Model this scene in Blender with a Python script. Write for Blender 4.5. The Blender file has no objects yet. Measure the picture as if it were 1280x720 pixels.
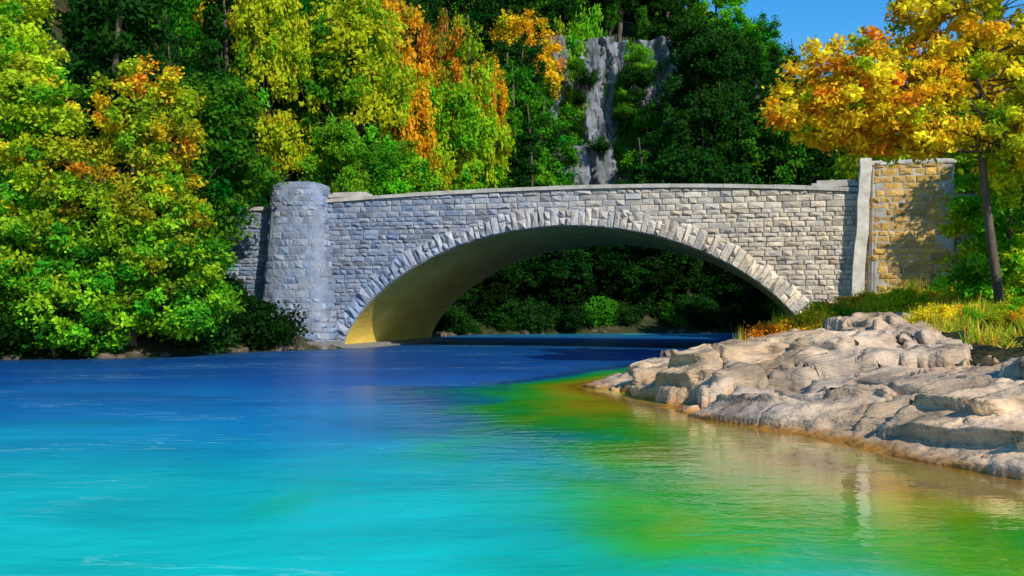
import bpy, math, random
import numpy as np
from mathutils import Vector
R=np.random.default_rng(7); random.seed(7)
scene=bpy.context.scene
scene.view_settings.view_transform='Standard'
scene.view_settings.look='None'; scene.view_settings.exposure=0

# ---------------------------------------------------------------- noise
TAB=np.random.default_rng(1).random((256,256))
def vn(x,y,o=0):
    x=np.asarray(x,float)+o*17.3; y=np.asarray(y,float)+o*9.1
    xi=np.floor(x).astype(int); yi=np.floor(y).astype(int)
    fx=x-xi; fy=y-yi; fx=fx*fx*(3-2*fx); fy=fy*fy*(3-2*fy)
    g=lambda a,b:TAB[a%256,b%256]
    return (g(xi,yi)*(1-fx)+g(xi+1,yi)*fx)*(1-fy)+(g(xi,yi+1)*(1-fx)+g(xi+1,yi+1)*fx)*fy
def fbm(x,y,oct=4,o=0):
    s=0;a=.5
    for i in range(oct):
        s=s+a*vn(x*2**i,y*2**i,o+i*3); a*=.5
    return s/(1-.5**oct)
def sm(a,b,x):
    t=np.clip((x-a)/(b-a),0,1); return t*t*(3-2*t)

# ---------------------------------------------------------------- materials
def newmat(name):
    m=bpy.data.materials.new(name); m.use_nodes=True
    nt=m.node_tree; nt.nodes.clear()
    return m,nt,nt.nodes,nt.links
def mat_leaf():
    m,nt,N,L=newmat('leaf_mat')
    out=N.new('ShaderNodeOutputMaterial')
    at=N.new('ShaderNodeAttribute'); at.attribute_name='Col'
    oi=N.new('ShaderNodeObjectInfo')
    mu=N.new('ShaderNodeMix'); mu.data_type='RGBA'; mu.blend_type='MULTIPLY'; mu.inputs[0].default_value=1
    L.new(at.outputs['Color'],mu.inputs[6]); L.new(oi.outputs['Color'],mu.inputs[7])
    p=N.new('ShaderNodeBsdfDiffuse')
    t=N.new('ShaderNodeBsdfTranslucent'); mx=N.new('ShaderNodeMixShader'); mx.inputs[0].default_value=.42
    L.new(mu.outputs[2],p.inputs['Color']); L.new(mu.outputs[2],t.inputs['Color'])
    L.new(p.outputs[0],mx.inputs[1]); L.new(t.outputs[0],mx.inputs[2]); L.new(mx.outputs[0],out.inputs[0])
    return m
def mat_noise(name,c1,c2,scale=3,bump=.3,rough=.85,attr=False,bscale=None,stretch=(1,1,1),bdist=.05,c3=None):
    m,nt,N,L=newmat(name)
    out=N.new('ShaderNodeOutputMaterial'); p=N.new('ShaderNodeBsdfPrincipled')
    p.inputs['Roughness'].default_value=rough; p.inputs['Specular IOR Level'].default_value=.25
    tc=N.new('ShaderNodeTexCoord'); mp=N.new('ShaderNodeMapping'); mp.inputs['Scale'].default_value=stretch
    L.new(tc.outputs['Object'],mp.inputs[0])
    n=N.new('ShaderNodeTexNoise'); n.inputs['Scale'].default_value=scale; n.inputs['Detail'].default_value=8; n.inputs['Roughness'].default_value=.65
    L.new(mp.outputs[0],n.inputs['Vector'])
    r=N.new('ShaderNodeValToRGB'); r.color_ramp.elements[0].position=.3; r.color_ramp.elements[1].position=.7
    r.color_ramp.elements[0].color=(*c1,1); r.color_ramp.elements[1].color=(*c2,1)
    if c3: e=r.color_ramp.elements.new(.5); e.color=(*c3,1)
    L.new(n.outputs[0],r.inputs[0]); col=r.outputs[0]
    if attr:
        at=N.new('ShaderNodeAttribute'); at.attribute_name='Col'
        mu=N.new('ShaderNodeMix'); mu.data_type='RGBA'; mu.blend_type='MULTIPLY'; mu.inputs[0].default_value=1
        L.new(col,mu.inputs[6]); L.new(at.outputs['Color'],mu.inputs[7]); col=mu.outputs[2]
    L.new(col,p.inputs['Base Color'])
    n2=N.new('ShaderNodeTexNoise'); n2.inputs['Scale'].default_value=bscale or scale*3; n2.inputs['Detail'].default_value=8
    L.new(mp.outputs[0],n2.inputs['Vector'])
    b=N.new('ShaderNodeBump'); b.inputs['Strength'].default_value=bump; b.inputs['Distance'].default_value=bdist
    L.new(n2.outputs[0],b.inputs['Height']); L.new(b.outputs[0],p.inputs['Normal'])
    L.new(p.outputs[0],out.inputs[0]); return m
LEAF=mat_leaf()
BARK=mat_noise('bark_mat',(.05,.035,.025),(.16,.12,.09),scale=4,stretch=(1,1,.25),bump=.6)
GROUND=mat_noise('forest_floor_mat',(.02,.025,.01),(.08,.06,.03),scale=1.2,bump=.6,bdist=.2,c3=(.035,.045,.015))
STONE=mat_noise('stone_mat',(.6,.6,.65),(1.25,1.22,1.17),scale=1.6,bump=.8,attr=True,bscale=7,bdist=.07)
MORTAR=mat_noise('mortar_mat',(.15,.15,.15),(.30,.285,.265),scale=3,bump=.4)
COPING=mat_noise('coping_mat',(.30,.27,.24),(.58,.54,.48),scale=1.5,bump=.4)
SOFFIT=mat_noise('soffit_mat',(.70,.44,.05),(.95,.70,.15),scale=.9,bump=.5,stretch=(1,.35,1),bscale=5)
ROCK=mat_noise('ledge_mat',(.42,.38,.35),(1.28,1.18,1.05),scale=.8,bump=1.,attr=True,bscale=4.5,bdist=.09,c3=(.92,.86,.79),stretch=(1,.8,3))
CLIFF=mat_noise('cliff_mat',(.05,.06,.065),(.32,.35,.41),scale=.35,bump=1.,stretch=(1.6,1,.45),bscale=1.6,bdist=.5,c3=(.16,.18,.20))
BOULD=mat_noise('boulder_mat',(.04,.035,.03),(.16,.125,.09),scale=1.2,bump=.8)
PIL=mat_noise('pilaster_mat',(.44,.39,.32),(.82,.76,.67),scale=1.6,bump=.5)
ROADM=mat_noise('road_mat',(.04,.04,.04),(.06,.06,.06),scale=8,bump=.2)

# ---------------------------------------------------------------- mesh helpers
def link(o,parent=None):
    scene.collection.objects.link(o)
    if parent: o.parent=parent
    return o
def empty(name,loc=(0,0,0)):
    e=bpy.data.objects.new(name,None); e.location=loc; e.empty_display_size=.5
    return link(e)
def pymesh(name,V,F,mat,parent=None,C=None,smooth=False):
    me=bpy.data.meshes.new(name); me.from_pydata([tuple(v) for v in V],[],F); me.update()
    if C is not None:
        a=me.attributes.new('Col','FLOAT_COLOR','POINT')
        C=np.asarray(C,float); 
        if C.shape[1]==3: C=np.hstack([C,np.ones((len(C),1))])
        a.data.foreach_set('color',C.astype(np.float32).ravel())
    if smooth: me.shade_smooth()
    me.materials.append(mat)
    o=bpy.data.objects.new(name,me); return link(o,parent)
def fast(name,V,F,mat,C=None,smooth=False,parent=None,obj=True):
    me=bpy.data.meshes.new(name); k=F.shape[1]
    me.vertices.add(len(V)); me.vertices.foreach_set('co',V.astype(np.float32).ravel())
    me.loops.add(F.size); me.loops.foreach_set('vertex_index',F.astype(np.int32).ravel())
    me.polygons.add(len(F)); me.polygons.foreach_set('loop_start',np.arange(0,F.size,k,dtype=np.int32))
    me.update(calc_edges=True)
    if C is not None:
        a=me.attributes.new('Col','FLOAT_COLOR','POINT')
        if C.shape[1]==3: C=np.hstack([C,np.ones((len(C),1))])
        a.data.foreach_set('color',C.astype(np.float32).ravel())
    if smooth: me.shade_smooth()
    me.materials.append(mat)
    if not obj: return me
    return link(bpy.data.objects.new(name,me),parent)
def surf(name,X,Y,Z,mat,C=None,smooth=True,parent=None,mask=None):
    ny,nx=X.shape
    V=np.stack([X,Y,Z],-1).reshape(-1,3)
    i=np.arange(nx-1)[None,:]+nx*np.arange(ny-1)[:,None]
    if mask is not None: i=i[mask[:-1,:-1]|mask[1:,1:]|mask[1:,:-1]|mask[:-1,1:]]
    i=i.ravel()
    return fast(name,V,np.stack([i,i+1,i+nx+1,i+nx],-1),mat,C,smooth,parent)

# ---------------------------------------------------------------- river outline
RIV=np.array([(-300,-60),(-300,30),(-60,36),(-40,37.5),(-25,40.5),(-16,43.5),(-13.5,50),(-9.4,54),(-9.2,56),(-5.6,70),(-7,80),(-4,88),
 (6,92),(20,93.5),(32,95),(48,94),(120,92),(120,76),(48,72),(30,67),(19,64),(15,49.5),(10,42.5),(5.5,35),(1.6,27.0),(1.9,25),(2.8,21.6),(3.6,18.4),(4.3,16.6),
 (5,15.1),(5.45,13.3),(5.9,11.7),(8,9),(14,4),(40,-60)],float)
def sdist(X,Y,poly=RIV):
    sh=X.shape; P=np.stack([X.ravel(),Y.ravel()],-1); d=np.full(len(P),1e9); ins=np.zeros(len(P),bool)
    n=len(poly)
    for i in range(n):
        a=poly[i]; b=poly[(i+1)%n]; ab=b-a
        t=np.clip(((P-a)@ab)/(ab@ab),0,1); q=a+t[:,None]*ab
        d=np.minimum(d,np.hypot(*(P-q).T))
        c=((a[1]>P[:,1])!=(b[1]>P[:,1])); 
        xx=(b[0]-a[0])*(P[:,1]-a[1])/((b[1]-a[1]) if b[1]!=a[1] else 1e-9)+a[0]
        ins^=c&(P[:,0]<xx)
    return np.where(ins,-d,d).reshape(sh)   # + inland
TH=math.radians(14.0); A=np.array([-9.33,55.3]); U=np.array([math.cos(TH),-math.sin(TH)]); W=np.array([math.sin(TH),math.cos(TH)])
def hground(X,Y):
    X=np.asarray(X,float); Y=np.asarray(Y,float)
    d=sdist(X,Y)
    s=(X-A[0])*U[0]+(Y-A[1])*U[1]; v=(X-A[0])*W[0]+(Y-A[1])*W[1]
    d2=d+2.5*(fbm(X/6,Y/6,3)-.5)*sm(1,6,d)
    left=np.where(d2<3,d2*.5,1.5+np.maximum(d2-3,0)*.28)
    hill=np.where(d2<3,d2*.7,2.1+(d2-3)*.85)
    right=np.where(d2<8,d2*.18,1.44+(d2-8)*.12)+1.1*sm(33,45,Y)*sm(.5,4,d)
    wl=sm(-2,8,X)*(1-sm(70,80,Y))            # right front bank
    wh=sm(62,82,Y)
    h=left*(1-wh)+hill*wh
    h=h*(1-wl)+right*wl
    cap=62-44*sm(13,40,X)-5*sm(46,100,X)
    cap=cap-(cap-9)*wl
    h=np.minimum(h,cap+3*(fbm(X/20,Y/20,3,2)-.5)*2)
    cm=sm(2,3.5,X)*(1-sm(20,22,X))
    h=np.where(Y<123.5,h*(1-cm)+np.minimum(h,8+(fbm(X/3,Y/3,2)-.5)*2)*cm,h+8*cm*(1-sm(125,150,Y)))
    em=(sm(1.2,3,v)*(1-sm(12,14,v)))*((s<-3)|(s>27))
    h=np.where((d>0)&(em>0),h*(1-em)+6.9*em,h)
    bed=-np.minimum(1.8,np.abs(d)*.22)-.12
    h=np.where(d>0,h,bed)
    return h,d
xs=np.unique(np.concatenate([np.arange(-600,-120,20.),np.arange(-120,120,1.2),np.arange(120,620,20.)]))
ys=np.unique(np.concatenate([np.arange(-60,0,6.),np.arange(0,190,1.2),np.arange(190,620,15.)]))
X,Y=np.meshgrid(xs,ys); Z,D=hground(X,Y)
Z=Z+(fbm(X/3,Y/3,3,5)-.5)*.6*sm(2,8,D)*np.where((X>0)&(Y<50),.3,1)
lowrock=sm(-2,0,D)*(1-sm(7.4,8.6,D))*(X>0)*(1-sm(38,41,Y))
Z=Z-lowrock*.6
surf('ground',X,Y,Z,GROUND)

# ---------------------------------------------------------------- water
xs=np.unique(np.concatenate([np.arange(-300,-40,5.),np.arange(-40,36,.22),np.arange(36,121,4.)]))
ys=np.unique(np.concatenate([np.arange(-60,4,4.),np.arange(4,50,.2),np.arange(50,98,1.)]))
X,Y=np.meshgrid(xs,ys); D=-sdist(X,Y)
led=np.array([(8.5,40),(5.5,35),(1.6,27.0),(1.9,25),(2.8,21.6),(3.6,18.4),(4.3,16.6),(5,15.1),(5.45,13.3),(5.9,11.7),(8,9),(14,4),(40,-60)],float)
dl=np.full(X.shape,1e9)
for i in range(len(led)-1):
    a,b=led[i],led[i+1]; ab=b-a
    t=np.clip(((X-a[0])*ab[0]+(Y-a[1])*ab[1])/(ab@ab),0,1)
    dl=np.minimum(dl,np.hypot(X-a[0]-t*ab[0],Y-a[1]-t*ab[1]))
w=(fbm(X/1.3,Y/2.4,5,3)-.5)
shelf=1+.75*sm(22,9,Y)
shelf=np.where(Y>24,1-.55*sm(24,29,Y),shelf)
dd=np.maximum(dl/shelf+w*3.4*sm(.1,1.5,dl)*(1-.6*sm(24,28,Y)),0)
yy=Y+(fbm(X/7,Y/5,4,8)-.5)*9-X*.10
def ramp(t,ks):
    out=np.zeros(t.shape+(3,)); ts=[k[0] for k in ks]
    for c in range(3): out[...,c]=np.interp(t,ts,[k[1][c] for k in ks])
    return out
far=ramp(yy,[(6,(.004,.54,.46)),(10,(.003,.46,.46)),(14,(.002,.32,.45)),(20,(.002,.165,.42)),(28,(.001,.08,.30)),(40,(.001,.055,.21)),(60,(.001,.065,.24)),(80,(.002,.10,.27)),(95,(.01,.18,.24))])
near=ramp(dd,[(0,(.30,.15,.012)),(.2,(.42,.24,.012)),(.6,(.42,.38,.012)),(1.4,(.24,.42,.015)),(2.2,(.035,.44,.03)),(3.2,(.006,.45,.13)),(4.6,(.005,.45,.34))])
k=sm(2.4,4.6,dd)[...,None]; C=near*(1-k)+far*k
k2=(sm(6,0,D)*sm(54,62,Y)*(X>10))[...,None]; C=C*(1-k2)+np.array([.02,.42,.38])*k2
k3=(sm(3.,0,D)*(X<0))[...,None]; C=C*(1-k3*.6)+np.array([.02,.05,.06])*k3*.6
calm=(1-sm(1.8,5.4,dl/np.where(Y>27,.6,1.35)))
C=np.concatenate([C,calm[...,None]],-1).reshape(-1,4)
m,nt,N,L=newmat('river_water_mat')
out=N.new('ShaderNodeOutputMaterial'); at=N.new('ShaderNodeAttribute'); at.attribute_name='Col'
tc=N.new('ShaderNodeTexCoord')
def noi(sc,stretch,detail=4,rough=.5,dist=0,rot=0):
    mp=N.new('ShaderNodeMapping'); mp.inputs['Scale'].default_value=stretch; mp.inputs['Rotation'].default_value=(0,0,rot); L.new(tc.outputs['Object'],mp.inputs[0])
    n=N.new('ShaderNodeTexNoise'); n.inputs['Scale'].default_value=sc; n.inputs['Detail'].default_value=detail; n.inputs['Roughness'].default_value=rough; n.inputs['Distortion'].default_value=dist
    L.new(mp.outputs[0],n.inputs['Vector']); return n
def mth(op,a,b=None,c=None,clamp=False):
    n=N.new('ShaderNodeMath'); n.operation=op; n.use_clamp=clamp
    for i,q in enumerate((a,b,c)):
        if q is None: continue
        if isinstance(q,(int,float)): n.inputs[i].default_value=q
        else: L.new(q,n.inputs[i])
    return n.outputs[0]
def mrange(x,a,b,c,d):
    n=N.new('ShaderNodeMapRange'); L.new(x,n.inputs[0])
    for i,q in enumerate((a,b,c,d)): n.inputs[i+1].default_value=q
    return n.outputs[0]
nA=noi(.45,(.5,.9,1),5,.55,1.0,.15); nS=noi(.5,(.3,1.7,1),6,.6,1.8,-.1)
br=mrange(nA.outputs[0],.3,.7,.80,1.18)
vm=N.new('ShaderNodeVectorMath'); vm.operation='SCALE'; L.new(at.outputs['Color'],vm.inputs[0]); L.new(br,vm.inputs['Scale'])
rid=mth('ABSOLUTE',mth('SUBTRACT',nS.outputs[0],.5))
ridm=mrange(rid,0,.010,1,0)
nM=noi(.22,(.6,1.2,1),3,.5,.4)
st=mth('MULTIPLY',mth('MULTIPLY',ridm,mrange(nM.outputs[0],.52,.64,0,.5)),mth('SUBTRACT',1.0,mth('MULTIPLY',at.outputs['Alpha'],.8)))
mxc=N.new('ShaderNodeMix'); mxc.data_type='RGBA'; L.new(st,mxc.inputs[0]); L.new(vm.outputs[0],mxc.inputs[6]); mxc.inputs[7].default_value=(.45,.85,.85,1)
dif=N.new('ShaderNodeBsdfDiffuse'); L.new(mxc.outputs[2],dif.inputs[0])
gl=N.new('ShaderNodeBsdfGlossy'); L.new(mrange(at.outputs['Alpha'],0,1,.2,.015),gl.inputs['Roughness']); gl.inputs['Color'].default_value=(.97,.98,1,1)
w1=noi(1.6,(.8,1.5,1),3,.5,.5); w2=noi(6,(.8,1.4,1),3,.55)
hh=mth('ADD',w1.outputs[0],mth('MULTIPLY',w2.outputs[0],.25))
bp=N.new('ShaderNodeBump'); bp.inputs['Distance'].default_value=.12; L.new(mrange(at.outputs['Alpha'],0,1,.5,.075),bp.inputs['Strength']); L.new(hh,bp.inputs['Height'])
L.new(bp.outputs[0],gl.inputs['Normal'])
bp2=N.new('ShaderNodeBump'); bp2.inputs['Distance'].default_value=.12; bp2.inputs['Strength'].default_value=.28; L.new(hh,bp2.inputs['Height']); L.new(bp2.outputs[0],dif.inputs['Normal'])
fr=N.new('ShaderNodeFresnel'); fr.inputs[0].default_value=1.33
fac=mth('MULTIPLY',fr.outputs[0],mrange(at.outputs['Alpha'],0,1,.26,1.5),clamp=True)
fac=mth('MINIMUM',fac,.58)
ms=N.new('ShaderNodeMixShader'); L.new(fac,ms.inputs[0]); L.new(dif.outputs[0],ms.inputs[1]); L.new(gl.outputs[0],ms.inputs[2]); L.new(ms.outputs[0],out.inputs[0])
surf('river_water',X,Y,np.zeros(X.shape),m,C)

# ---------------------------------------------------------------- rock ledge (bedded, jointed slabs)
xs=np.arange(.6,25,.06); ys=np.arange(3,48,.075)
X,Y=np.meshgrid(xs,ys); D=sdist(X,Y)
def slabs(X,Y,sp,seed,sx=1.,sy=1.,ang=0.,tilt=.1,amp=.2,warp=.5):
    r=np.random.default_rng(seed); ca,sa=math.cos(ang),math.sin(ang)
    P=(X*ca+Y*sa)*sx/sp; Q=(-X*sa+Y*ca)*sy/sp
    P=P+(fbm(X*1.1,Y*1.1,2,seed)-.5)*warp; Q=Q+(fbm(X*1.1,Y*1.1,2,seed+4)-.5)*warp
    pi=np.floor(P).astype(int); qi=np.floor(Q).astype(int)
    J=r.random((64,64,5)); best=np.full(X.shape,1e9); sec=best.copy(); val=np.zeros(X.shape)
    for i in(-1,0,1):
        for j in(-1,0,1):
            c=J[(pi+i)%64,(qi+j)%64]
            dx=P-(pi+i+c[...,0]); dy=Q-(qi+j+c[...,1]); dist=np.hypot(dx,dy)
            vv=(c[...,2]-.5)*amp*2+dx*(c[...,3]-.5)*tilt*2*sp+dy*(c[...,4]-.35)*tilt*2*sp
            sec=np.where(dist<best,best,np.minimum(sec,dist)); val=np.where(dist<best,vv,val); best=np.minimum(best,dist)
    return val,sec-best
v1,e1=slabs(X,Y,4.6,11,1,1.2,.5,.10,.27,.22)
v2,e2=slabs(X,Y,1.9,12,1.,1.3,.8,.09,.08,.2)
base=np.interp(D,[-3,-1,0,.5,1.5,3,5,6.5,8.5,12],[-1.1,-.35,-.04,.13,.42,.82,1.2,1.42,1.52,1.6])
amp=sm(-.6,1.6,D)
bed=.085*(X-8)-.03*(Y-22)
raw=base+amp*(v1+v2*.8)+(fbm(X*.4,Y*.3,4,2)-.5)*.9*amp-bed
step=.36; t=raw/step+.5*(fbm(X*.16,Y*.16,2,3)-.5); fl=np.floor(t); fr_=t-fl
r_=np.clip((fr_-.84)/.13,0,1); r_=r_*r_*(3-2*r_)
Zr=step*(fl+.22*fr_*(1-r_)+r_)+bed
kk_=.35+.5*sm(.35,.6,fbm(X*.3,Y*.3,2,21))
Zr=Zr*kk_+(raw+bed)*(1-kk_)
over=np.where(fr_>.78,.30*r_-.08*(1-r_),np.where(fr_<.35,.30*(1-fr_/.35),0))*amp*kk_*1.2
outd=np.array([-.72,-.69])
fine=(fbm(X*2.2,Y*2.6,6,6)-.5); med=(np.abs(fbm(X*.9,Y*1.1,4,16)-.5))
Zr=Zr+fine*.15*(.4+amp)-med*.26*amp
cr=np.clip(np.exp(-(e1/.024)**2)*1.+np.exp(-(e2/.025)**2)*.5,0,1)*sm(.35,.6,fbm(X*.5,Y*.5,3,5)+.1)
Zr=Zr-.38*amp*cr-2.5*sm(9.2,11.2,D)-3*sm(39,43,Y)
wet=1-sm(.02,.15,Zr+(fbm(X*2,Y*2,3,9)-.5)*.12)
tone=.42+.98*fbm(X*.45,Y*.6,5,2)
hsh=np.sin(fl*12.9898+v1*40)*.5+.5
tone=tone*(.82+.28*hsh)
wm=sm(.3,.65,fbm(X*.25,Y*.3,3,12))[...,None]
col=np.array([.58,.475,.38])*(1-wm)+np.array([.74,.55,.36])*wm
C=col*tone[...,None]
C=C*(1-wet[...,None])+np.array([.38,.18,.03])*wet[...,None]
surf('rock_ledge',X+outd[0]*over+(fbm(X*1.7,Y*1.7,3,15)-.5)*.1,Y+outd[1]*over,Zr,ROCK,C.reshape(-1,3),smooth=False,mask=(D>-3.2)&(D<11.5)&(Y<44))

# ---------------------------------------------------------------- bridge
bridge=empty('stone_bridge',(A[0],A[1],0)); bridge.rotation_euler=(0,0,-TH)
RC=(12.5**2+6.5**2)/13.
def intr(s):
    off=np.minimum(np.abs(np.asarray(s,float)-12.5),12.5)
    return .5*(np.sqrt(RC**2-off**2)-(RC-6.5))+.5*6.5*np.sqrt(np.maximum(1-(off/12.5)**2,0))
def top(s):
    s=np.asarray(s,float)
    t=8.42-np.where(s<13,.36,.58)*((s-13)/14.5)**2
    return np.where(s<-2,7.75,t)
BW=15.
S0,S1=-14.,44.
ss=np.unique(np.concatenate([np.linspace(S0,0,15),12.5-12.5*np.cos(np.linspace(0,math.pi,90)),np.linspace(25,S1,16)]))
lo=np.where((ss>0)&(ss<25),intr(ss),-1.5); 
V=[];F=[]
def strip(zlo,zhi,v,flip):
    b=len(V)
    for s,a,c in zip(ss,zlo,zhi): V.append((s,v,a)); V.append((s,v,c))
    for i in range(len(ss)-1):
        q=[b+2*i,b+2*i+2,b+2*i+3,b+2*i+1]; F.append(q[::-1] if flip else q)
tz=top(ss); strip(lo,tz,0,False); strip(lo,tz,BW,True); strip(tz-1.1,tz,.45,True); strip(tz-1.1,tz,BW-.45,False)
for v0,v1_ in((0,.45),(BW-.45,BW)):
    b=len(V)
    for s,c in zip(ss,tz): V.append((s,v0,c)); V.append((s,v1_,c))
    for i in range(len(ss)-1): F.append([b+2*i,b+2*i+2,b+2*i+3,b+2*i+1])
pymesh('spandrel_wall',V,F,MORTAR,bridge)
V=[];F=[]
for s,c in zip(ss,tz): V.append((s,.45,c-1.1)); V.append((s,BW-.45,c-1.1))
for i in range(len(ss)-1): F.append([2*i,2*i+2,2*i+3,2*i+1])
pymesh('road_deck',V,F,ROADM,bridge)
sb=ss[(ss>=0)&(ss<=25)]; zb=intr(sb); zb[0]=-1.5; zb[-1]=-1.5
V=[];F=[];nv=31
for s,z in zip(sb,zb):
    for j in range(nv): V.append((s,BW*j/(nv-1),z))
for i in range(len(sb)-1):
    for j in range(nv-1): a=i*nv+j; F.append([a,a+1,a+nv+1,a+nv])
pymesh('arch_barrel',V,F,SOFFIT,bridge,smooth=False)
class Stones:
    def __init__(s): s.V=[];s.F=[];s.C=[]
    def add(s,q,n,prot,col,inset=.03,gap=.01,rough=1.):
        q=[np.array(p,float) for p in q]; c=sum(q)/4; n=np.array(n,float)
        b=len(s.V)
        for p in q:
            d=p-c; l=np.linalg.norm(d)+1e-6; s.V.append(c+d*max(0,1-gap/l)-n*.01)
        for p in q:
            d=p-c; l=np.linalg.norm(d)+1e-6; s.V.append(c+d*max(.2,1-(inset+random.uniform(0,.05))/l)+n*(prot*random.uniform(.3,1.1)))
        off=(q[1]-q[0])*random.uniform(-.25,.25)+(q[3]-q[0])*random.uniform(-.22,.25)
        s.V.append(c+off+n*(prot*random.uniform(1.0,1.9)*rough))
        for i in range(4):
            j=(i+1)%4; s.F.append([b+i,b+j,b+4+j,b+4+i]); s.F.append([b+4+i,b+4+j,b+8])
        s.C+= [col]*9
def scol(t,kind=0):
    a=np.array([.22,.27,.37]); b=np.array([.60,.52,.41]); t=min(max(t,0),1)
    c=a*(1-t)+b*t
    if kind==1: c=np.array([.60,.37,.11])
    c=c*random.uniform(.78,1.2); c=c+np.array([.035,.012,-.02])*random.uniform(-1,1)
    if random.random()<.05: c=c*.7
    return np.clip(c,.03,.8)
def wallstones(st,s0,s1,v,sign,zl,zr=None):
    z=zl
    while z<8.35:
        h=random.uniform(.18,.34); sp=s0
        while sp<s1:
            l=random.uniform(.28,.95); e=min(sp+l,s1)
            if s1-e<.2: e=s1
            a0=z;a1=z+h
            bl,brr=a0,a0
            if 0<sp<25 or 0<e<25:
                ex=lambda q:(float(intr(q))+.35 if 0.<q<25. else -9)
                bl=max(a0,ex(sp)); brr=max(a0,ex(e))
            tl=min(a1,float(top(sp))-.01); tr=min(a1,float(top(e))-.01)
            if tl-bl>.04 and tr-brr>.04:
                q=[(sp,v,bl),(e,v,brr),(e,v,tr),(sp,v,tl)]
                if sign>0: q=q[::-1]
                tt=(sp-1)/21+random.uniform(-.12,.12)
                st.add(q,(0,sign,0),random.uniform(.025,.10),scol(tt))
            sp=e
        z+=h
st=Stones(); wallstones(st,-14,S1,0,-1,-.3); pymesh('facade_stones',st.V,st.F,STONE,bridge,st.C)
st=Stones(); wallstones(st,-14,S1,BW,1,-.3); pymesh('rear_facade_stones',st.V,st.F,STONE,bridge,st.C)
fs=12.5-12.5*np.cos(np.linspace(0,math.pi,2001)); fz=intr(fs)
al=np.concatenate([[0],np.cumsum(np.hypot(np.diff(fs),np.diff(fz)))])
NV=84; tt=np.linspace(0,al[-1],NV+1)
jr=np.random.default_rng(4); tt[1:-1]+=jr.uniform(-.08,.08,NV-1)
ps=np.interp(tt,al,fs); pz=np.interp(tt,al,fz)
e=.05; tx=np.interp(tt+e,al,fs)-np.interp(tt-e,al,fs); tzz=np.interp(tt+e,al,fz)-np.interp(tt-e,al,fz)
ln=np.hypot(tx,tzz); nx_=-tzz/ln; nz_=tx/ln
for nm,v,sg in(('arch_ring',0,-1),('rear_arch_ring',BW,1)):
    st=Stones()
    for i in range(NV):
        th=random.uniform(.78,1.12)
        cuts=[0,th] if random.random()<.7 else [0,th*random.uniform(.4,.6),th]
        for c0,c1 in zip(cuts[:-1],cuts[1:]):
            pt=lambda i_,c_:np.array((ps[i_]+nx_[i_]*c_,v,pz[i_]+nz_[i_]*c_))
            q=[pt(i,c0),pt(i+1,c0),pt(i+1,c1),pt(i,c1)]
            q0=q if sg<0 else q[::-1]
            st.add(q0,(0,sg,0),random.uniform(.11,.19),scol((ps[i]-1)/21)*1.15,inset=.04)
    pymesh(nm,st.V,st.F,STONE,bridge,st.C)
def box(V,F,x0,x1,y0,y1,z00,z01,t0,t1):
    b=len(V); V+=[(x0,y0,z00),(x1,y0,z01),(x1,y1,z01),(x0,y1,z00),(x0,y0,t0),(x1,y0,t1),(x1,y1,t1),(x0,y1,t0)]
    F+=[[b,b+3,b+2,b+1],[b+4,b+5,b+6,b+7],[b,b+1,b+5,b+4],[b+1,b+2,b+6,b+5],[b+2,b+3,b+7,b+6],[b+3,b,b+4,b+7]]
V=[];F=[]
for v0,v1_ in((-.17,.6),(BW-.6,BW+.17)):
    s=S0
    while s<S1:
        e=min(s+random.uniform(1.1,1.6),S1)
        if s<-2.05<e: e=-2.0
        j=random.uniform(-.015,.015)
        a,b_=float(top(s+.01)),float(top(e-.01))
        box(V,F,s+.008,e-.008,v0+j,v1_+j,a+.003,b_+.003,a+.2+j,b_+.2+j); s=e
pymesh('parapet_coping',V,F,COPING,bridge)
V=[];F=[]
for s0,s1,z in((-.9,1.5,.30),(24.9,27.2,.34)):
    a=float(top((s0+s1)/2))
    box(V,F,s0,s1,-.1,.55,a+.225,a+.225,a+.2+z*.6,a+.2+z*.6); box(V,F,s0+.25,s1-.25,-.05,.5,a+.2+z*.6+.002,a+.2+z*.6+.002,a+.2+z,a+.2+z)
pymesh('parapet_block',V,F,COPING,bridge)
V=[];F=[]
box(V,F,-.4,.75,-.5,BW+.3,-1,-1,.22,.2); box(V,F,24.3,25.4,-.5,BW+.3,-1,-1,.22,.2); box(V,F,.752,1.15,-.2,BW,-1,-1,.08,.08)
pymesh('arch_footing',V,F,MORTAR,bridge)
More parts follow.
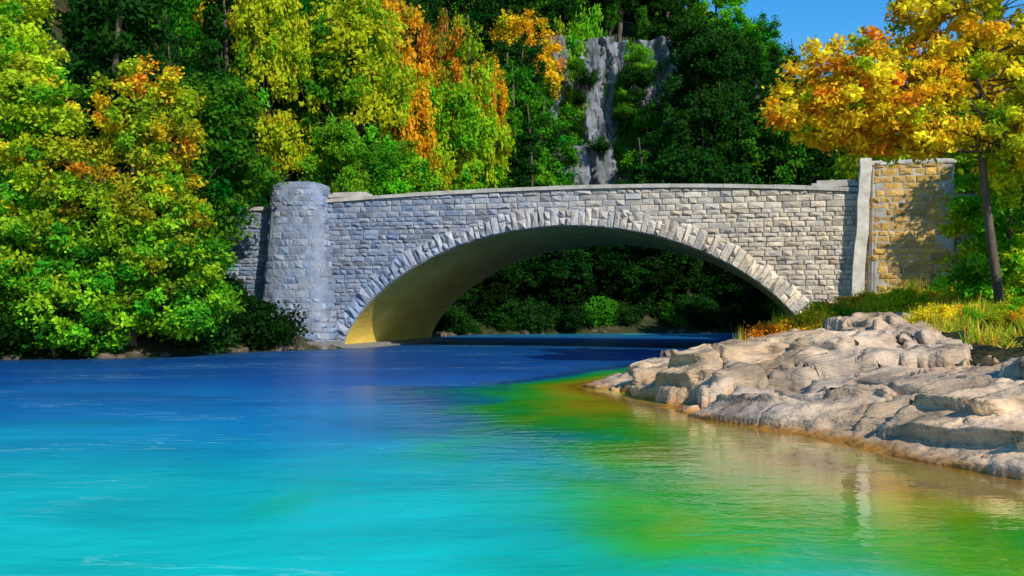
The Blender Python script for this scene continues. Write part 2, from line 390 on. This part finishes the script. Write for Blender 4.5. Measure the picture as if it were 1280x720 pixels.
def pier(name,cs,cv,w0,w1,d0,d1,zb,zt,ex,kind,tcol,ch,lean=0.,dome=.4,over=1.03):
    e=bpy.data.objects.new(name,None); link(e,bridge)
    fi=np.linspace(0,2*math.pi,721)
    cx=np.sign(np.cos(fi))*np.abs(np.cos(fi))**ex; cy=np.sign(np.sin(fi))*np.abs(np.sin(fi))**ex
    L_=np.concatenate([[0],np.cumsum(np.hypot(np.diff(cx*w0),np.diff(cy*d0)))])
    def P(l,z):
        k=(z-zb)/(zt-zb); k=k**.8
        w=w0+(w1-w0)*k; d=d0+(d1-d0)*k
        return np.array([cs+lean*k+w*np.interp(l,L_,cx),cv+d*np.interp(l,L_,cy),z])
    st=Stones(); z=zb
    while z<zt-.05:
        h=random.uniform(*ch); z1=min(z+h,zt); 
        if zt-z1<.15: z1=zt
        l=0
        while l<L_[-1]-.01:
            l1=min(l+random.uniform(.3,1.0),L_[-1])
            if L_[-1]-l1<.25: l1=L_[-1]
            q=[P(l,z),P(l1,z),P(l1,z1),P(l,z1)]
            n=np.cross(q[1]-q[0],q[3]-q[0]); n/=np.linalg.norm(n)+1e-9
            st.add(q,n,random.uniform(.02,.08),scol(tcol+random.uniform(-.1,.1),kind)); l=l1
        z=z1
    pymesh('pier_stones',st.V,st.F,STONE,e,st.C)
    V=[];F=[];n=48
    ring=[(zb-1,0,1.0),(zt,1,1.0),(zt+.002,1,over),(zt+.1,1,over),(zt+.1+dome*.5,1,over*.95),(zt+.1+dome*.85,1,.7),(zt+.1+dome,1,.02)]
    rr_=np.random.default_rng(3)
    for zz,k,sc in ring:
        w=(w0+(w1-w0)*k)*sc; d=(d0+(d1-d0)*k)*sc
        for i in range(n):
            f=2*math.pi*i/n; c,s_=math.cos(f),math.sin(f); jj=1+rr_.uniform(-.015,.015)
            V.append((cs+lean*k+jj*w*math.copysign(abs(c)**ex,c),cv+jj*d*math.copysign(abs(s_)**ex,s_),zz+(rr_.uniform(-.03,.03) if zz>zt+.05 else 0)))
    for r in range(len(ring)-1):
        for i in range(n):
            j=(i+1)%n; F.append([r*n+i,r*n+j,(r+1)*n+j,(r+1)*n+i])
    F.append([(len(ring)-1)*n+i for i in range(n)])
    pymesh('pier_cap',V,F,STONE if kind==0 else COPING,e,[tuple(scol(tcol)*1.0)]*len(V) if kind==0 else None)
    return e
pier('abutment_pier',-2.55,-.1,2.3,1.5,1.8,1.25,-.3,8.75,.6,0,.04,(.24,.5),0,.42,1.0)
V=[];F=[]; box(V,F,-5.4,-.1,-2.3,1.,-1,-1,.45,.4); pymesh('pier_footing',V,F,MORTAR,bridge)
pier('abutment_pier_golden',29.5,.75,2.0,1.9,1.3,1.2,.8,9.1,.16,1,.9,(.22,.42),0,.2,1.05)
V=[];F=[]
n=16
for i in range(n+1):
    k=i/n; z=1.0+8.45*k; s=26.8+.6*k**.7; w=.29-.03*k
    j=random.uniform(-.04,.04)
    V+=[(s-w+j,-.62+.05*k,z),(s+w+j,-.62+.05*k,z),(s+w+j,.3,z),(s-w+j,.3,z)]
for i in range(n):
    for a in range(4):
        b=(a+1)%4; F.append([i*4+a,i*4+b,i*4+4+b,i*4+4+a])
F.append([n*4,n*4+1,n*4+2,n*4+3])
pymesh('pilaster',V,F,PIL,bridge)

# ---------------------------------------------------------------- cliff
xs=np.arange(1,23,.2); zs=np.arange(5,35.5,.2)
X,Zc=np.meshgrid(xs,zs)
v1,e1=slabs(X,Zc,4.2,31,1.7,.55,.12,.22,1.3,.15); v2,e2=slabs(X,Zc,1.4,32,1.9,.6,.1,.2,.28,.15)
Yc=119.5-(v1+v2)-(fbm(X*.8,Zc*.4,6,3)-.5)*2.4+(Zc-22)*.10+.5*np.exp(-(e1/.05)**2)+1.2*sm(11.0,11.8,X)
surf('rock_cliff',X,Yc,Zc,CLIFF,None,False)

# ---------------------------------------------------------------- foliage
def leaves(rng,ells,ncl,nl,cr,L,colfn,flat=.6,lo=.5):
    E=np.array(ells,float); w=E[:,6]/E[:,6].sum()
    k=rng.choice(len(E),ncl,p=w); d=rng.normal(size=(ncl,3)); d/=np.linalg.norm(d,axis=1)[:,None]
    rad=(lo**3+(1-lo**3)*rng.random(ncl))**(1/3)
    cen=E[k,:3]+d*E[k,3:6]*rad[:,None]
    r=cr*rng.uniform(.45,1.35,ncl)
    ci=np.repeat(np.arange(ncl),nl); n=len(ci)
    q=rng.normal(size=(n,3)); q/=np.linalg.norm(q,axis=1)[:,None]
    rr=rng.random(n)**.6
    sq=rng.uniform(.7,1.4,(ncl,3))[ci]
    pos=cen[ci]+q*(r[ci]*rr)[:,None]*np.array([1,1,flat])*sq
    pos+=rng.normal(size=(n,3))*.22*cr
    out=pos-(E[k,:3])[ci]; out/=np.linalg.norm(out,axis=1)[:,None]+1e-6
    nr=out*.45+np.array([0,0,.4])+rng.normal(size=(n,3))*.6; nr/=np.linalg.norm(nr,axis=1)[:,None]
    a=rng.normal(size=(n,3)); t=np.cross(nr,a); t/=np.linalg.norm(t,axis=1)[:,None]; b=np.cross(nr,t)
    l=(L*rng.uniform(.6,1.35,n))[:,None]
    V=np.stack([pos+t*l,pos+b*l*.55,pos-t*l*.9,pos-b*l*.55],1).reshape(-1,3)
    col=colfn(cen,rng)[ci]*rng.uniform(.6,1.4,(n,1)); col=np.repeat(np.clip(col,0,1),4,0)
    return V,col,cen
def tube(V,F,p0,p1,r0,r1,n=6,bend=0.,rng=random,seg=4):
    p0=np.array(p0,float);p1=np.array(p1,float); d=p1-p0; ln=np.linalg.norm(d)+1e-6; d/=ln
    a=np.cross(d,[.3,.9,.1]); a/=np.linalg.norm(a); b=np.cross(d,a); base=len(V)
    off=(a*rng.uniform(-1,1)+b*rng.uniform(-1,1))*bend*ln
    for i in range(seg+1):
        k=i/seg; c=p0+(p1-p0)*k+off*math.sin(k*math.pi); r=r0+(r1-r0)*k
        for j in range(n):
            f=2*math.pi*j/n; V.append(c+(a*math.cos(f)+b*math.sin(f))*r)
    for i in range(seg):
        for j in range(n):
            k=(j+1)%n; F.append([base+i*n+j,base+i*n+k,base+(i+1)*n+k,base+(i+1)*n+j])
def wood(base,topp,r,cen,nb,bend=.06,rise=.22,kmin=.12):
    V=[];F=[]; base=np.array(base,float); topp=np.array(topp,float)
    tube(V,F,base,topp,r,r*.25,8,.03,seg=8)
    idx=np.random.default_rng(3).choice(len(cen),min(nb,len(cen)),replace=False)
    for i in idx:
        c=cen[i]; k=np.clip((c[2]-base[2])/(topp[2]-base[2])-rise,kmin,.92)
        p=base+(topp-base)*k; rr=r*(1-.75*k)*.35
        tube(V,F,p,c,rr,.015,5,bend,seg=5)
    return V,F
def tree_mesh(name,seed,ells,ncl,nl,cr,L,colfn,topz,r,nb=30,flat=.6,base=(0,0,-.6),lean=(0,0),lo=.5,rise=.22,kmin=.12):
    rng=np.random.default_rng(seed); V,C,cen=leaves(rng,ells,ncl,nl,cr,L,colfn,flat,lo)
    F=np.arange(len(V)).reshape(-1,4)
    wv,wf=wood(base,(base[0]+lean[0],base[1]+lean[1],topz),r,cen,nb,.06,rise,kmin)
    me=fast(name,np.vstack([V,np.array(wv)]),np.vstack([F,np.array(wf)+len(V)]),LEAF,np.vstack([C,np.ones((len(wv),3))*.1]),False,None,False)
    me.materials.append(BARK)
    mi=np.zeros(len(F)+len(wf),np.int32); mi[len(F):]=1; me.polygons.foreach_set('material_index',mi)
    return me
def grey(cen,rng):
    return rng.uniform(.5,1.45,(len(cen),1))*np.array([1,1,1])+rng.normal(size=(len(cen),1))*np.array([.28,.03,0])
VAR=[]
for i in range(5):
    rr=np.random.default_rng(50+i)
    els=[(0,0,8.6,3.0,3.0,5.,3)]+[(rr.uniform(-2.2,2.2),rr.uniform(-2.2,2.2),rr.uniform(4,11.5),rr.uniform(1.2,2.3),rr.uniform(1.2,2.3),rr.uniform(1.1,2.2),1) for _ in range(5)]
    VAR.append(tree_mesh('broadleaf_%d'%i,60+i,els,260,75,.66,.165,grey,13,.28,26))
CON=[]
for i in range(2):
    els=[(0,0,1.5+13*k/14.,2.7*(1-k/14.)+.35,2.7*(1-k/14.)+.35,.5,1.4-k/14.) for k in range(14)]
    CON.append(tree_mesh('conifer_%d'%i,80+i,els,170,90,.6,.15,grey,15.5,.22,20,.45))
DG=(.024,.10,.012);G=(.07,.29,.014);BG=(.18,.54,.02);YG=(.46,.60,.02);YE=(.80,.55,.02);OR=(.80,.32,.02);RD=(.6,.14,.02)
DK=(.012,.045,.008)  # darkest green: shade under the arch put into the leaf colour
forest=empty('forest')
def inst(me,x,y,z,sc,col,par,sw=1.,rot=None):
    o=bpy.data.objects.new('forest_tree',me); o.location=(x,y,z); o.scale=(sc*sw,sc*sw,sc)
    o.rotation_euler=(random.uniform(-.05,.05),random.uniform(-.05,.05),random.uniform(0,6.28) if rot is None else rot)
    o.color=(*[min(1,c*random.uniform(.85,1.15)) for c in col],1); link(o,par); return o
def gz(x,y): return float(hground(np.array([float(x)]),np.array([float(y)]))[0][0])
MID=[(-33,60,25,DG,1,0),(-29,70,31,DG,.9,1),(-26,74,29,G,.8,0),(-21.5,74,30,DG,.9,1),(-23,68,22,DG,.8,0),(-17.8,73,28,YG,.6,0),(-20,72,20,DG,.8,0),(-15.5,80,31,G,.8,0),(-22,76,27,YE,.35,0),(-24,71,25,DG,.5,1),
 (-12.5,78,28,YG,.75,0),(-9,86,32,YE,.5,0),(-11,82,30,YG,.6,0),(-18,71,14,DG,.8,0),(-13.5,73,17,BG,.8,0),(-9.5,75,13.5,BG,.9,0),(-8.5,80,17,BG,.9,0),(-11,74,11,G,1,0),
 (-5,90,24,BG,.8,0),(-7,90,31,OR,.45,0),(-8,88,24,YG,.6,0),(-4.5,92,32,YG,.5,0),(-2,96,29,YE,.45,0),(-3.5,95,26,OR,.35,0),(-1.5,97,21,G,.9,0),(1.0,98,18,BG,.9,0),(0.5,103,29,G,.8,0),(1,110,34,DG,.8,0),(4,99,13,G,1,0),(6.5,99,13,YG,.7,0),(9.5,99,13,OR,.5,0),(8,103,14,G,.8,0),
 (12.5,99,14,DG,.9,0),(19.5,107,26,DG,.5,1),(18.5,112,23,G,.6,0),(17.5,103,22,DG,.7,0),(20,100,26,DG,.75,0),(23.5,101,25,DG,.8,0),(18,97,16,G,.9,0),(27,99,24,G,.8,0),(31,99,20,DG,.9,0),
 (-24,80,34,YE,.4,0),(3,128,46,BG,.6,0),(8,127,46,BG,.6,0),(12.5,127,44,G,.6,0),(16.5,125,41,G,.55,0),(10,123,42,BG,.35,0),(5.5,123,41,YG,.3,0),(7.5,123,39,BG,.4,0),(14,122.5,38,G,.3,0)]
for x,y,t,c,w_,kd in MID:
    z=gz(x,y); sc=(t-z)/(15.5 if kd else 14.)
    inst((CON if kd else VAR)[random.randrange(2 if kd else 5)],x,y,z-.2,sc,c,forest,w_)
for i in range(26):
    x=-6+i*1.75+random.uniform(-.6,.6); y=np.interp(x,[-6,6,20,40],[88,92.5,94,95.5])+random.uniform(1.5,4)
    inst(random.choice(VAR),x,y,gz(x,y)-2.0*.6-.3,random.uniform(.5,.75),random.choice([DK,DK,DG,DK,DG]),forest,1.35)  # far-bank trees, leaves coloured darker to stand in for shade behind the arch
cnt=0
pal=[DG,DG,DG,G,G,BG,YG,YE,OR]
pw=[6,5,4,6,4,3,3,1.,.5]
xx=np.arange(-105,105,6.2); yyv=np.arange(46,168,6.2)
for x0 in xx:
    for y0 in yyv:
        x=x0+random.uniform(-2.6,2.6); y=y0+random.uniform(-2.6,2.6)
        d=float(sdist(np.array([x]),np.array([y]))[0])
        s=(x-A[0])*U[0]+(y-A[1])*U[1]; v=(x-A[0])*W[0]+(y-A[1])*W[1]
        if d<2.2 or -4<v<17: continue
        if x>0 and y<60: continue
        if abs(x)>y*.58+6: continue
        if 3.5<x<16 and 98<y<124: 
            if y>114: continue
            sc=random.uniform(.3,.45)
        else: sc=random.uniform(.85,1.35)
        if x>60 and y>150: continue
        if x>22: sc*=.85
        z=gz(x,y); c=random.choices(pal,pw)[0]
        if x>16: c=random.choices([DG,G,G,BG,YG],[5,3,3,1.5,.8])[0]
        cc=random.random()<.25
        inst((CON if cc else VAR)[random.randrange(2 if cc else 5)],x,y,z-.2,sc,(DG if cc else c),forest,1.05); cnt+=1
def shrubm(cen,rng): return rng.uniform(.6,1.4,(len(cen),1))*np.ones((1,3))
SH=[tree_mesh('shrub_mesh_%d'%i,90+i,[(0,0,.9,1.6,1.4,.9,1),(1,.3,.6,.9,.9,.6,.6)],34,110,.55,.11,shrubm,1.6,.05,8) for i in range(3)]
for i in range(26):   # bushes rooted in cliff cracks
    o=inst(random.choice(SH),random.choice([random.uniform(3,17),random.uniform(11,18)]),118.2,random.uniform(11,33),random.uniform(.5,1.2),random.choice([G,DG,BG,DG]),forest); o.name='cliff_bush'
under=empty('undergrowth')
for i in range(len(RIV)):
    a=RIV[i]; b=RIV[(i+1)%len(RIV)]
    if not(4<=i<=6 or 8<=i<=19): continue
    n=int(np.linalg.norm(b-a)/1.3)
    for k in range(n):
        p=a+(b-a)*((k+random.random())/n)
        for q in range(2):
            x=p[0]+random.uniform(-1.5,1.5); y=p[1]+random.uniform(-1,3.5)
            d=float(sdist(np.array([x]),np.array([y]))[0]); v=(x-A[0])*W[0]+(y-A[1])*W[1]
            if d<.3 or -2.8<v<16 : continue
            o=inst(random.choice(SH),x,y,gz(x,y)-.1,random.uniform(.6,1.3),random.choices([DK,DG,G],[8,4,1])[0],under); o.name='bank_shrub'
for i in range(26):
    s=random.uniform(-11,-5.4); v=random.uniform(-5,-.9); p=A+U*s+W*v
    o=inst(random.choice(SH),p[0],p[1],max(gz(p[0],p[1]),0)-.1,random.uniform(.45,1.0),random.choice([DK,DG,G]),under); o.name='bank_shrub'
print('forest',cnt)
def boulder_mesh(seed):
    import bmesh
    bm=bmesh.new(); bmesh.ops.create_icosphere(bm,subdivisions=3,radius=1)
    r=np.random.default_rng(seed); pl=[(lambda q:q/np.linalg.norm(q))(r.normal(size=3)) for _ in range(9)]; ofs=r.uniform(.55,.85,9)
    for v in bm.verts:
        p=np.array(v.co)
        for n_,o_ in zip(pl,ofs):
            dd_=p@n_-o_
            if dd_>0: p=p-n_*dd_
        v.co=p*np.array([1.2,.9,.65])
    me=bpy.data.meshes.new('boulder'); bm.to_mesh(me); bm.free(); me.materials.append(BOULD); return me
BM=[boulder_mesh(i) for i in range(4)]; bo=empty('bank_boulders')
for i in list(range(3,8))+list(range(8,17)):
    a=RIV[i]; b=RIV[i+1]; n=int(np.linalg.norm(b-a)/.8)
    for k in range(n):
        p=a+(b-a)*((k+random.random())/n)+np.array([random.uniform(-.5,.5),random.uniform(-.1,1.1)])
        s=(p[0]-A[0])*U[0]+(p[1]-A[1])*U[1]; v=(p[0]-A[0])*W[0]+(p[1]-A[1])*W[1]
        if -.5<v<15.5 and s>-3: continue
        o=bpy.data.objects.new('boulder',random.choice(BM)); sc=random.uniform(.15,.45) if i<8 else random.uniform(.2,.65)
        o.location=(p[0],p[1],.02*sc); o.scale=(sc,sc,sc); o.rotation_euler=(random.uniform(-.4,.4),random.uniform(-.4,.4),random.uniform(0,6)); link(o,bo)

# ---- hero trees, left bank
def pick(cs,ws):
    def f(cen,rng):
        k=rng.choice(len(cs),len(cen),p=np.array(ws)/sum(ws)); return np.array(cs)[k]*rng.uniform(.7,1.3,(len(cen),1))
    return f
def leftcol(z0,z1,topc):
    def f(cen,rng):
        t=np.clip((cen[:,2]-z0)/(z1-z0)+rng.normal(size=len(cen))*.25,0,1)
        lowc=np.array([[.06,.36,.02],[.15,.50,.02],[.28,.57,.02],[.03,.18,.012]])[rng.choice(4,len(cen))]
        hi=np.array(topc)[rng.choice(len(topc),len(cen))]
        return (lowc*(1-t[:,None])+hi*t[:,None])*rng.uniform(.65,1.25,(len(cen),1))
    return f
def hero(name,me,loc):
    o=bpy.data.objects.new(name,me); o.location=loc; return link(o)
LY=(.95,.72,.03)
meA=tree_mesh('maple_a',201,[(-.3,0,5.5,3.6,3.6,4.0,3),(.6,0,10.3,2.3,2.3,2.6,1.4),(2.2,-.8,4.0,2.4,2.2,1.4,1),(2.2,-.5,2.0,2.8,2.2,1.2,1.2),(-2.5,-.6,7.5,2.5,2.5,2,1),(1.9,-.5,6.6,1.7,1.8,1.2,.6)],640,110,.55,.12,leftcol(3,13.5,[YG,YG,YE,YE,LY,OR]),12.5,.26,90,.5,(0,0,0),(.6,0),.35)
hero('maple_tree',meA,(-17.0,44.5,.3))
meB=tree_mesh('maple_b',202,[(0,0,8,5,4,6.,3),(-1,0,14.5,3.5,3,3.5,1.3),(1.5,-1.5,4,4,2.5,2.5,1.3),(2,-1,11,2.2,2.5,2.5,.6)],680,110,.6,.13,leftcol(0,13,[BG,YG,YG,YG,(.60,.66,.03),LY]),17,.36,80,.5,(0,0,0),(.3,0),.4)
hero('maple_tree',meB,(-23.4,44.5,.5))
meS=tree_mesh('beech',203,[(0,0,2.2,3.0,1.8,1.6,2),(1.6,0,1.2,2.4,1.6,.9,1),(-2,0,3.2,2,1.6,1.4,1)],190,110,.55,.12,leftcol(1,9,[BG,YG]),4,.1,40,.5,(0,0,0),(0,0),.2)
hero('alder_shrub',meS,(-19.6,42.6,.1)); o=hero('alder_shrub',meS,(-24.2,41.2,.1)); o.rotation_euler=(0,0,2.6)
o=hero('alder_shrub',meS,(-16.4,47.5,.2)); o.scale=(.7,.75,.8)
# ---- hero trees, right bank
mp=pick([YE,OR,(.95,.54,.02),YG,LY],[2,1.8,3.2,1.2,3.6])
yg=pick([YG,YE,BG,LY,(.64,.70,.03)],[3,2.2,.8,3.6,2.8])
def rc(cen,rng):
    a=mp(cen,rng); b=yg(cen,rng); t=np.clip((cen[:,0]+3.0)/3+rng.normal(size=len(cen))*.35,0,1)[:,None]; return a*(1-t)+b*t
meR=tree_mesh('maple_r',210,[(.4,0,9.6,4.0,3,4.8,2.8),(-4.6,-.4,7.4,3.0,2.2,1.7,2.1),(-6.3,-.5,6.5,1.7,1.6,.9,.7),(-3.4,0,5.9,2.9,1.8,.7,1.2),(-2.0,0,9.4,1.8,2,1.8,1.0),(1.8,.3,5.7,2.8,2.2,1.8,1.7),(3.2,0,9,3,3,4.5,1.4),(.8,0,13,3.6,3,2,1)],860,95,.46,.105,rc,13.5,.17,80,.4,(0,0,-.6),(-1.0,0),.2,.1,.42)
hero('autumn_maple_tree',meR,(16.3,33,2.0))
gr=pick([BG,YG,G,(.18,.54,.03)],[3,3,1.2,2])
meG=tree_mesh('birch_g',211,[(0,0,3.6,2.2,1.8,3.1,2),(-.8,0,1.6,1.9,1.5,1.2,1),(.4,0,6.5,1.8,1.6,1.5,1)],210,110,.46,.11,gr,8,.1,40,.45,(0,0,-.6),(.3,0),.2)
hero('birch_tree',meG,(19.0,38,1.9)); o=hero('birch_tree',meG,(24.5,42,2.0)); o.scale=(1.2,1.2,1.3); o.rotation_euler=(0,0,2)
o=hero('birch_tree',meG,(16.6,30.0,1.3)); o.scale=(.7,.7,.45); o.rotation_euler=(0,0,1)
for i,(x,y,t,c,kd) in enumerate([(24.0,52,13,YG,0),(30,50,15,BG,0),(27,44,11,YG,0),(36,54,19,YE,0),(33,45,15,YG,0),(23,46.5,10.5,BG,0),(26,70,17,YG,0),(32,74,20,YG,0),(40,76,26,YE,0),(28,60,15,BG,0),(48,80,28,YG,0),(37,66,21,LY,0),(44,62,22,YG,0)]):
    z=gz(x,y); o=inst(VAR[i%5],x,y,z-.2,(t-z)/14.,c,None,1.0); o.name='bank_tree'
# ---- grass and low plants on the right bank
n=170000; rng=np.random.default_rng(5)
gx=rng.uniform(6,30,n); gy=rng.uniform(12,49.5,n); hz,gd=hground(gx,gy)
v=(gx-A[0])*W[0]+(gy-A[1])*W[1]
pa=fbm(gx/1.1,gy/1.1,3,7)
ok=(gd>8.2+2.0*(fbm(gx/2,gy/2,3,4)-.5)*2)&(v<-.3)&(pa>.34); ok|=(gd>.8)&(gy>38.5)&(v<-.3)&(pa>.28); gx,gy,hz,gd,pa=gx[ok],gy[ok],hz[ok],gd[ok],pa[ok]; n=len(gx)
ht=rng.uniform(.08,.28,n)*(.5+1.8*np.clip(pa-.3,0,.5)/.3)*np.where(gy>38,1.8,1); an=rng.uniform(0,6.28,n); wd=rng.uniform(.012,.03,n)
P=np.stack([gx,gy,hz-.05],-1); dx=np.stack([np.cos(an),np.sin(an),0*an],-1); le=np.stack([rng.normal(size=n)*.14,rng.normal(size=n)*.14,ht],-1)
V=np.stack([P-dx*wd[:,None],P+dx*wd[:,None],P+le*.6+dx*wd[:,None]*.7,P+le*1.05],1).reshape(-1,3)
cs=np.array([YG,(.55,.58,.05),(.78,.60,.07),(.75,.40,.05),BG]); kk=rng.choice(5,n,p=[.29,.29,.23,.12,.07])
fast('grass',V,np.arange(4*n).reshape(-1,4),LEAF,np.repeat(cs[kk]*rng.uniform(.6,1.3,(n,1)),4,0))
plants=empty('bank_plants')
for i in range(760):
    x=random.uniform(9,27); y=random.uniform(20,48.5); v=(x-A[0])*W[0]+(y-A[1])*W[1]
    d=float(sdist(np.array([x]),np.array([y]))[0])
    if (d<8.8 and y<39) or d<1.3 or v>-.8: continue
    o=inst(random.choice(SH),x,y,gz(x,y)-.08,random.uniform(.14,.36)*(1 if y<37 else 1.8),random.choice([YG,YE,OR,BG,YG,YE,YG,LY]),plants); o.name='low_plant'

# ---------------------------------------------------------------- light, sky, camera
el=math.radians(34); az=math.radians(34)
w=bpy.data.worlds.new('World'); scene.world=w; w.use_nodes=True; nt=w.node_tree; N=nt.nodes; N.clear(); L=nt.links
out=N.new('ShaderNodeOutputWorld'); bg=N.new('ShaderNodeBackground'); sk=N.new('ShaderNodeTexSky'); sk.sky_type='NISHITA'; sk.sun_disc=False
sk.sun_elevation=el; sk.sun_rotation=math.pi-az; sk.air_density=1.0; sk.dust_density=.1; sk.ozone_density=2.5
hs=N.new('ShaderNodeHueSaturation'); hs.inputs['Saturation'].default_value=1.45; hs.inputs['Value'].default_value=1.2
L.new(sk.outputs[0],hs.inputs['Color']); L.new(hs.outputs[0],bg.inputs[0]); bg.inputs[1].default_value=.15; L.new(bg.outputs[0],out.inputs[0])
sd=bpy.data.lights.new('sun','SUN'); sd.energy=5.0; sd.angle=math.radians(.5); sd.color=(1,.92,.77)
so=bpy.data.objects.new('sun',sd); link(so)
dirv=Vector((math.sin(az)*math.cos(el),-math.cos(az)*math.cos(el),math.sin(el)))
so.rotation_euler=dirv.to_track_quat('Z','Y').to_euler(); so.location=(20,-20,40)
cd=bpy.data.cameras.new('camera'); cam=bpy.data.objects.new('camera',cd); link(cam)
cam.location=(0,0,2); cam.rotation_euler=(math.radians(90),0,0); cd.sensor_width=36; cd.lens=35; cd.shift_y=30/1280; cd.clip_end=2000
scene.camera=cam
